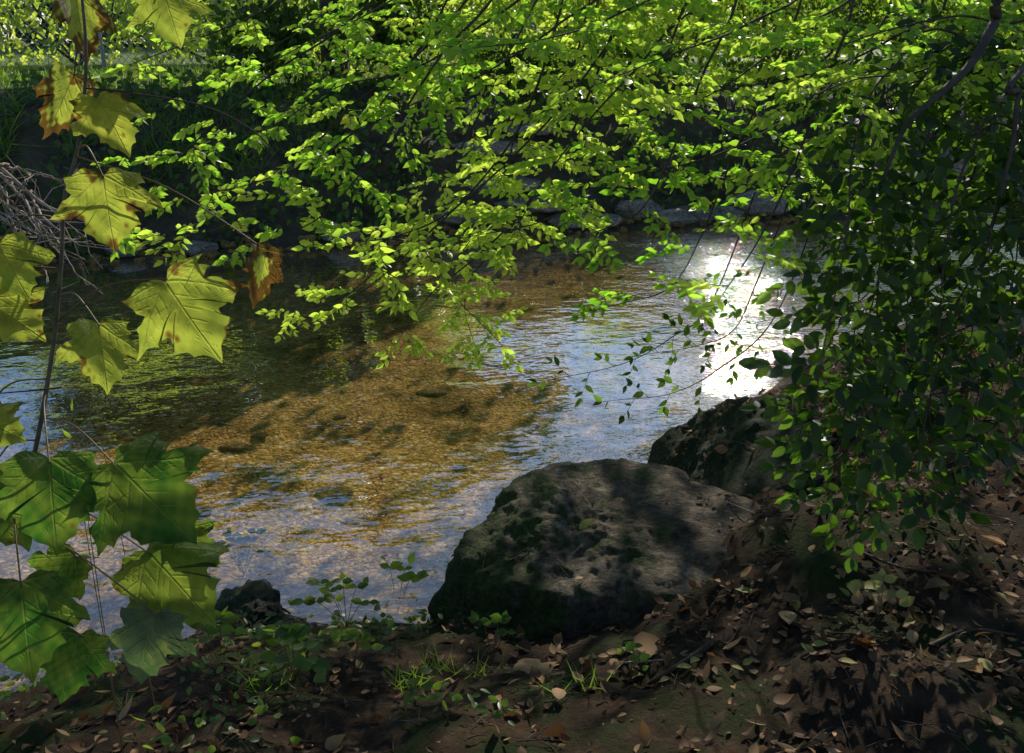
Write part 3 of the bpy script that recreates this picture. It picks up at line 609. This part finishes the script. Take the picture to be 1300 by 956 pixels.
PL = [(1, (94, 96), (62, 174), .66, .85, .55, .25, 1.47, (.5, 0, 0)), (2, (122, 124), (162, 186), .78, .70, .27, .1, 1.45, (.2, 0, .2)), (3, (130, 222), (142, 312), .92, .64, .32, .0, 1.43, (-.1, 0, .1)), (4, (-4, 310), (32, 370), .9, .56, .22, 0, 1.4, (0, 0, .2)),
      (5, (-20, 382), (48, 422), .85, .62, .22, 0, 1.4, (0, 0, .3)), (6, (206, 354), (274, 452), .88, .54, .26, 0, 1.42, (-.1, 0, .1)), (7, (124, 410), (138, 494), .84, .55, .27, 0, 1.42, (.2, 0, .2)), (8, (338, 318), (326, 388), .58, .7, .75, .5, 1.5, (.3, 0, 0)),
      (9, (146, 590), (244, 682), .95, .13, .06, 0, 1.36, (-.1, 0, .35)), (10, (62, 582), (72, 702), .95, .11, .05, 0, 1.32, (.1, 0, .5)), (11, (186, 700), (272, 788), .90, .30, .06, 0, 1.36, (.1, 0, .3)), (12, (196, 778), (172, 868), 1.0, .0, .05, 0, 1.28, (-.2, 0, 1.3)),
      (13, (26, 738), (40, 866), .92, .09, .05, 0, 1.3, (0, 0, .4)), (14, (206, -14), (226, 48), .9, .5, .06, 0, 1.6, (0, 0, .2)), (15, (96, -10), (116, 72), .6, .7, .5, .3, 1.5, (.5, 0, 0)), (16, (-30, 532), (22, 552), .9, .5, .05, 0, 1.4, (0, 0, .3)), (17, (95, 705), (36, 768), .9, .13, .05, 0, 1.42, (0, 0, .4)),
      (18, (-15, 605), (36, 690), .92, .15, .05, 0, 1.4, (.2, 0, .3)), (20, (218, 675), (274, 712), .8, .25, .05, 0, 1.42, (-.2, 0, .2)), (21, (100, 805), (75, 895), .92, .08, .05, 0, 1.42, (.2, 0, .5))]  # low tint on the lower leaves puts shade into their colour
lbl = {1: 'browned curling leaf', 8: 'brown shrivelled leaf', 3: 'large yellow green leaf with brown patches', 6: 'large bright backlit leaf', 12: 'leaf at the bottom with a painted pale sheen', 15: 'brown tinged leaf at the top'}
for sd_, b, t, w_, ti, br, cu, dep, tilt in PL:
    B = px(b[0], b[1], dep+.01); Tp = px(t[0], t[1], dep-.03)
    o = obj('leaf', place_plane(sd_, B, Tp, w_, tilt, ti, br, cu), m_planesheen if sd_ == 12 else m_plane, pt)
    if sd_ in lbl: o['label'] = lbl[sd_]
    j = int(np.argmin(np.abs(stem[:, 2]-(B[2]+.03)))) if sd_ not in (6, 8) else int(np.argmin(np.abs(stem[:, 2]-px(78, 405 if sd_ == 6 else 200, 1.48)[2])))
    mid = (stem[j]+B)/2+np.array([0, 0, .025])
    tb = Tubes(); tb.add(crom([stem[j], mid, B, B*.96+Tp*.04], 7), .0015, .0012, 6); obj('petiole', tb.mesh('petiole'), m_pet, pt)
for pts in ([(78, 492), (40, 496), (-10, 500)], [(165, 118), (260, 135), (320, 165), (348, 192)]):
    P_ = [px(u, v, 1.47) for u, v in pts]; 
    if pts[0][0] > 100: P_ = [px(108, 112, 1.47)]+P_
    tb = Tubes(); tb.add(crom(P_, 8), .0018, .001, 5); obj('twig', tb.mesh('twig'), m_twig, pt)
# dead twigs
db = thing('dead_branch', 'bare pale dead twigs sticking in from the left edge above the water', 'branch', (-1.75, 1.7, hgt(-1.75, 1.7)))
def wig(P_, a): return P_+np.cumsum(rng.normal(size=P_.shape)*a, axis=0)
tb = Tubes(); tb.add(crom([(-1.75, 1.7, hgt(-1.75, 1.7)-.02), (-1.6, 1.8, 1.0), px(-90, 150, 2.0), px(-10, 205, 2.0), px(60, 262, 2.0), px(118, 276, 2.0)], 8), .010, .002, 7); obj('main_stem', tb.mesh('main_stem'), m_dead, db)
for pts in ([(-50, 175), (10, 240), (60, 300), (125, 320)], [(-60, 170), (0, 240), (40, 290), (92, 342)], [(0, 212), (40, 235), (75, 246), (112, 256)], [(15, 226), (50, 280), (72, 328)], [(-30, 190), (-10, 262), (30, 288), (112, 342)], [(40, 246), (72, 290), (100, 300), (132, 296)], [(-20, 200), (20, 270), (40, 310), (70, 352)], [(-40, 180), (0, 222), (30, 262), (80, 312), (120, 352)]):
    tb = Tubes(); main = wig(crom([px(u, v, 2.0+.1*math.sin(k*2+pts[0][0])) for k, (u, v) in enumerate(pts)], 8), .004); tb.add(main, .0035, .001, 5)
    for k in range(3, len(main)-2, 2):
        d = unit(main[k+1]-main[k-1]+rng.normal(size=3)*.35); tb.add([main[k], main[k]+d*.05, main[k]+d*.05+unit(d+rng.normal(size=3)*.5)*random.uniform(.03, .08)], .0015, .0006, 4)
    obj('twig', tb.mesh('twig'), m_dead, db)
# ------------------------------------------------------------------ near bank ground cover
def litter(n, xr, yr, size, dens=None):
    P, N = [], []
    while len(P) < n:
        x = random.uniform(*xr); y = random.uniform(*yr)
        if y > Nr(x)-.06: continue
        if x < .2 and random.random() < .35: continue
        if nz(x*2.4, y*2.4, 33) < -.06 and random.random() < .75: continue
        z, nn, on = top(x, y)
        if on == 'boulder' and random.random() > (.03 if x < .75 else .35): continue
        P.append((x, y, z+.003+.014*random.random())); N.append(nn[:])
    N = np.array(N); m = len(P)
    D = rnd(m)*[1, 1, .25]; L = size*np.clip(rng.gamma(2.6, .38, m), .2, 2.4)
    return P, D, N+rnd(m, .4), L
P, D, N, L = litter(12500, (-1.6, 4.2), (1.1, 5.2), .026)
m = len(L)
tag(obj('leaf_litter', leafmesh('leaf_litter', P, D, N, L, L*rng.uniform(.25, .85, m), T=T_OV, fold=rng.uniform(-.6, 1.0, m), curl=rng.uniform(-.9, .8, m), tint=np.clip(rng.gamma(1.2, .22, m), 0, 1)), m_litter), 'brown fallen leaf litter covering the near bank', 'leaf litter', kind='stuff')
tw = Tubes()
for i in range(1300):
    x = random.uniform(-1.2, 3.6); y = random.uniform(1.2, 4.6)
    if y > Nr(x)-.1: continue
    z, nn, on = top(x, y)
    if on == 'boulder' and random.random() > .2: continue
    a = random.uniform(0, 6.28); l = random.uniform(.03, .16); z2 = top(x+l*math.cos(a), y+l*math.sin(a))[0]
    tw.add([(x, y, z+.006), (x+l*.5*math.cos(a), y+l*.5*math.sin(a), (z+z2)/2+.012), (x+l*math.cos(a), y+l*math.sin(a), z2+.006)], random.uniform(.0012, .003), .001, 4)
tag(obj('twig_debris', tw.mesh('twig_debris'), m_twig), 'small broken twigs scattered in the leaf litter', 'twigs', kind='stuff')
# creeping green cover low on the left of the near bank
P = []
while len(P) < 450:
    x = random.uniform(-1.7, .0); y = random.uniform(1.7, 3.0)
    if y > Nr(x)-.05 or nz(x*3, y*3, 51) < .10: continue
    P.append((x, y, hgt(x, y)+.015+.06*random.random()))
n = len(P)
tag(obj('ground_cover', leafmesh('ground_cover', P, rnd(n)*[1, 1, .3], rnd(n, .5)+[0, -.3, .8], rng.uniform(.015, .042, n), rng.uniform(.010, .026, n), T=T_RND), m_ivy), 'low creeping green leaves on the near bank at lower left', 'ground cover', kind='stuff')
# individual fallen leaves
prot = []
for k in range(8):
    r_ = np.random.default_rng(k+5); V, F, t = leaves([(-.5, 0, .0)], [(1, 0, 0)], [(0, 0, 1)], [1.0], [r_.uniform(.45, .7)], T_OV, fold=r_.uniform(.1, .7), curl=r_.uniform(-.5, .3), tint=r_.uniform(.35, 1))
    prot.append((V, F, t))
PLf = plane_leaf(77); plv = PLf[0]-np.array([0, .45, 0]); plv[:, 2] *= 1.6
mcache = {}
def fallen(u, v, size, kind, label, group=None, rot=None, z0=.45):
    p = pz(u, v, z0)
    for _ in range(6):
        z = top(p[0], p[1])[0]; p = pz(u, v, z+.01)
    z, nn, on = top(p[0], p[1])
    key = kind if kind == 'plane' else (kind, random.randrange(8))
    if key not in mcache:
        if kind == 'plane': me = mesh_np('fallen_leaf', plv, PLf[1], {'tint': np.full(len(plv), .8)}); me.materials.append(m_litter)
        else:
            V, F, t = prot[key[1]]; me = mesh_np('fallen_leaf', V, F, {'tint': t if kind != 'brown' else t*.5}); me.materials.append(m_fallyel if kind == 'yellow' else m_litter)
        mcache[key] = me
    o = obj('fallen_leaf', mcache[key], None); o.location = (p[0], p[1], z+.012); s = size
    o.scale = (s, s, s)
    q = Vector((0, 0, 1)).rotation_difference(Vector(unit(np.array(nn[:])+rng.normal(size=3)*.15)))
    o.rotation_mode = 'QUATERNION'; o.rotation_quaternion = q @ Matrix.Rotation(rot if rot is not None else random.uniform(0, 6.28), 3, 'Z').to_quaternion()
    return tag(o, label, 'leaf', group)
fallen(745, 664, .075, 'yellow', 'yellow green leaf lying on top of the large flat boulder', rot=.2)
fallen(735, 735, .035, 'tan', 'tiny pale leaf on the lower face of the large boulder')
fallen(945, 752, .06, 'yellow', 'yellowish leaf just right of the large boulder')
fallen(825, 820, .13, 'brown', 'large brown curled leaf below the large boulder', rot=.3)
fallen(675, 850, .14, 'plane', 'pale lobed leaf lying at the bottom centre below the boulder')
fallen(1125, 752, .12, 'plane', 'pale lobed leaf lying on the litter to the right')
fallen(1000, 785, .08, 'tan', 'pale leaf in a patch of sun near the middle of the litter')
fallen(1190, 745, .10, 'brown', 'dark brown leaf on the litter at the right')
fallen(1005, 760, .08, 'brown', 'brown leaf between the yellowish leaf and the lobed leaf')
fallen(1260, 690, .08, 'tan', 'pale leaf at the right edge of the bank under the shrub')
for i in range(60):
    u = random.uniform(700, 1298); v = random.uniform(725, 866); knd = random.choice(['tan', 'tan', 'brown', 'yellow'])
    word = {'tan': 'pale tan', 'brown': 'brown', 'yellow': 'yellowish'}[knd]
    where = 'in the leaf litter below the boulder' if u < 930 else ('in the leaf litter right of the boulder' if u < 1120 else 'in the leaf litter at the right side')
    if u < 950: v = random.uniform(825, 870)
    fallen(u, v, random.uniform(.03, .055), knd, f'small {word} fallen leaf {where}', f'{word} fallen leaves {where}')
for i in range(18):
    u = random.uniform(400, 660); v = random.uniform(828, 872); knd = random.choice(['tan', 'brown'])
    word = {'tan': 'pale tan', 'brown': 'brown'}[knd]
    fallen(u, v, random.uniform(.03, .05), knd, f'small {word} fallen leaf on the soil left of the boulder foot', f'{word} fallen leaves left of the boulder foot', z0=.2)
# sticks
def stick(pts, r, label, mat=m_twig):
    P_ = []
    for u, v in pts:
        p = pz(u, v, .4)
        for _ in range(6): p = pz(u, v, top(p[0], p[1])[0]+r)
        P_.append(p)
    tb = Tubes(); tb.add(crom(P_, 6), r, r*.5, 6); tag(obj('stick', tb.mesh('stick'), mat, recentre=True), label, 'stick', 'sticks on the near bank')
stick([(905, 815), (870, 840), (820, 870)], .012, 'thick dark stick below the boulder on the litter')
stick([(890, 622), (925, 638), (968, 655)], .004, 'thin pale twig along the right rim of the large boulder', m_dead)
stick([(990, 780), (1030, 800), (1090, 805)], .006, 'thin brown twig in the middle of the litter')
stick([(1090, 700), (1150, 722), (1220, 728)], .006, 'thin twig near the shrub on the right bank', m_twig)
stick([(780, 842), (840, 838), (880, 830)], .004, 'thin pale twig at the foot of the large boulder', m_dead)
stick([(1180, 820), (1230, 800), (1290, 806)], .007, 'dark twig at the lower right corner of the bank')
# weeds
def gp(u, v, z0=.15):
    p = pz(u, v, z0)
    for _ in range(6): p = pz(u, v, hgt(p[0], p[1]))
    return np.array([p[0], p[1], hgt(p[0], p[1])])
def weed(u, v, tips, size, label, mat, wide=.65, r=.0015, lsp=.045, z0=.15, every=True, base=None):
    b = gp(u, v, z0) if base is None else np.array(base); d = float((b-np.array([0, 0, H]))@np.array([0, cP, -sP]))
    t = thing('weed', label, 'plant', b, 'small weeds along the near bank')
    P, D, N, L = [], [], [], []
    for (tu, tv) in tips:
        tip = px(tu, tv, d+random.uniform(-.12, .05)); mid = b*.45+tip*.55+np.array([0, 0, .06]); path = crom([b, mid, tip], 10)
        tb = Tubes(); tb.add(path, r, r*.5, 5); obj('stem', tb.mesh('stem'), m_pet, t)
        ln = np.linalg.norm(tip-b); k = max(2, int(ln/lsp))
        for q in range(k):
            f = .3+.7*(q+1)/k; p = path[min(len(path)-1, int(f*(len(path)-1)))]; tg = unit(tip-b)
            for sg in ((-1, 1) if q < k-1 else (0,)):
                P.append(p); D.append(tg*.4+np.array([sg*.9, random.uniform(-.4, .2), -.1])); N.append(np.array([0, -.45, .8])+rng.normal(size=3)*.3); L.append(size*random.uniform(.7, 1.15))
    L = np.array(L); obj('leaves', leafmesh('leaves', P, D, N, L, L*wide, curl=.15), mat, t)
weed(310, 730, [(292, 676), (330, 672), (335, 705), (268, 690)], .05, 'small dark weed at the water edge with arching stems', m_ivy, lsp=.07)
weed(440, 795, [(400, 738), (435, 735), (462, 742), (478, 770), (372, 768), (420, 765)], .05, 'leafy waterside weed in the middle of the near shore', m_ivy, lsp=.06)
weed(505, 775, [(490, 712), (520, 716), (535, 730)], .055, 'weed with broad pale leaves left of the large boulder', m_grass, lsp=.08)
weed(375, 862, [(345, 805), (370, 800), (395, 828), (340, 850), (405, 855)], .06, 'ivy like weed with pointed green leaves at the bottom edge', m_ivy, .8, z0=.3)
weed(625, 838, [(605, 790), (640, 785), (655, 810)], .04, 'small dark weed at the foot of the large boulder', m_dark, z0=.25)
weed(1115, 790, [(1085, 748), (1120, 740), (1142, 768)], .055, 'yellowish weed seedling standing in the leaf litter', m_fallyel, z0=.5)
weed(800, 866, [(788, 830), (805, 826), (815, 850)], .035, 'tiny pale green seedling in the litter at the bottom', m_grass, z0=.4)
weed(280, 850, [(250, 790), (285, 780), (310, 805), (240, 825)], .055, 'leafy green weed between the plane leaves and the mossy lump', m_ivy, .6, z0=.2)
weed(450, 860, [(430, 815), (460, 808), (485, 830)], .05, 'small leafy weed at the bottom edge left of the boulder', m_ivy, .6, z0=.3)
weed(85, 600, [(90, 505), (88, 540)], .035, 'thin weed stem with small leaves in front of the dark water on the left', m_grass, .3, base=(-.98, 1.75, hgt(-.98, 1.75)), lsp=.25)
weed(130, 600, [(126, 545)], .04, 'thin stem with a dry brown seed head on the left', m_litter, .5, base=(-.9, 1.8, hgt(-.9, 1.8)), lsp=.6)
def tuft(u, v, n, ln, label, z0=.25):
    b = gp(u, v, z0); P = b+rnd(n, .022)*[1.6, 1, 0]; P[:, 2] = [hgt(q[0], q[1])-.005 for q in P]
    o = obj('grass_tuft', leafmesh('grass_tuft', P, rnd(n, .5)+[0, -.1, .7], rnd(n, .3)+[0, -.9, .3], ln*rng.uniform(.5, 1.2, n), rng.uniform(.002, .004, n), T=T_BLADE, fold=.1, curl=rng.uniform(.3, 1.0, n)), m_grass, recentre=True)
    tag(o, label, 'grass', 'grass tufts on the near bank')
tuft(520, 872, 34, .12, 'green grass tuft at the bottom edge left of centre')
tuft(560, 850, 24, .10, 'grass tuft in front of the left foot of the large boulder')
tuft(610, 856, 18, .08, 'short grass tuft just under the large boulder')
tuft(740, 872, 20, .09, 'grass tuft at the bottom edge right of the pale lobed leaf', .35)
tuft(330, 872, 24, .10, 'grass tuft at the bottom edge below the mossy lump')
print('done')
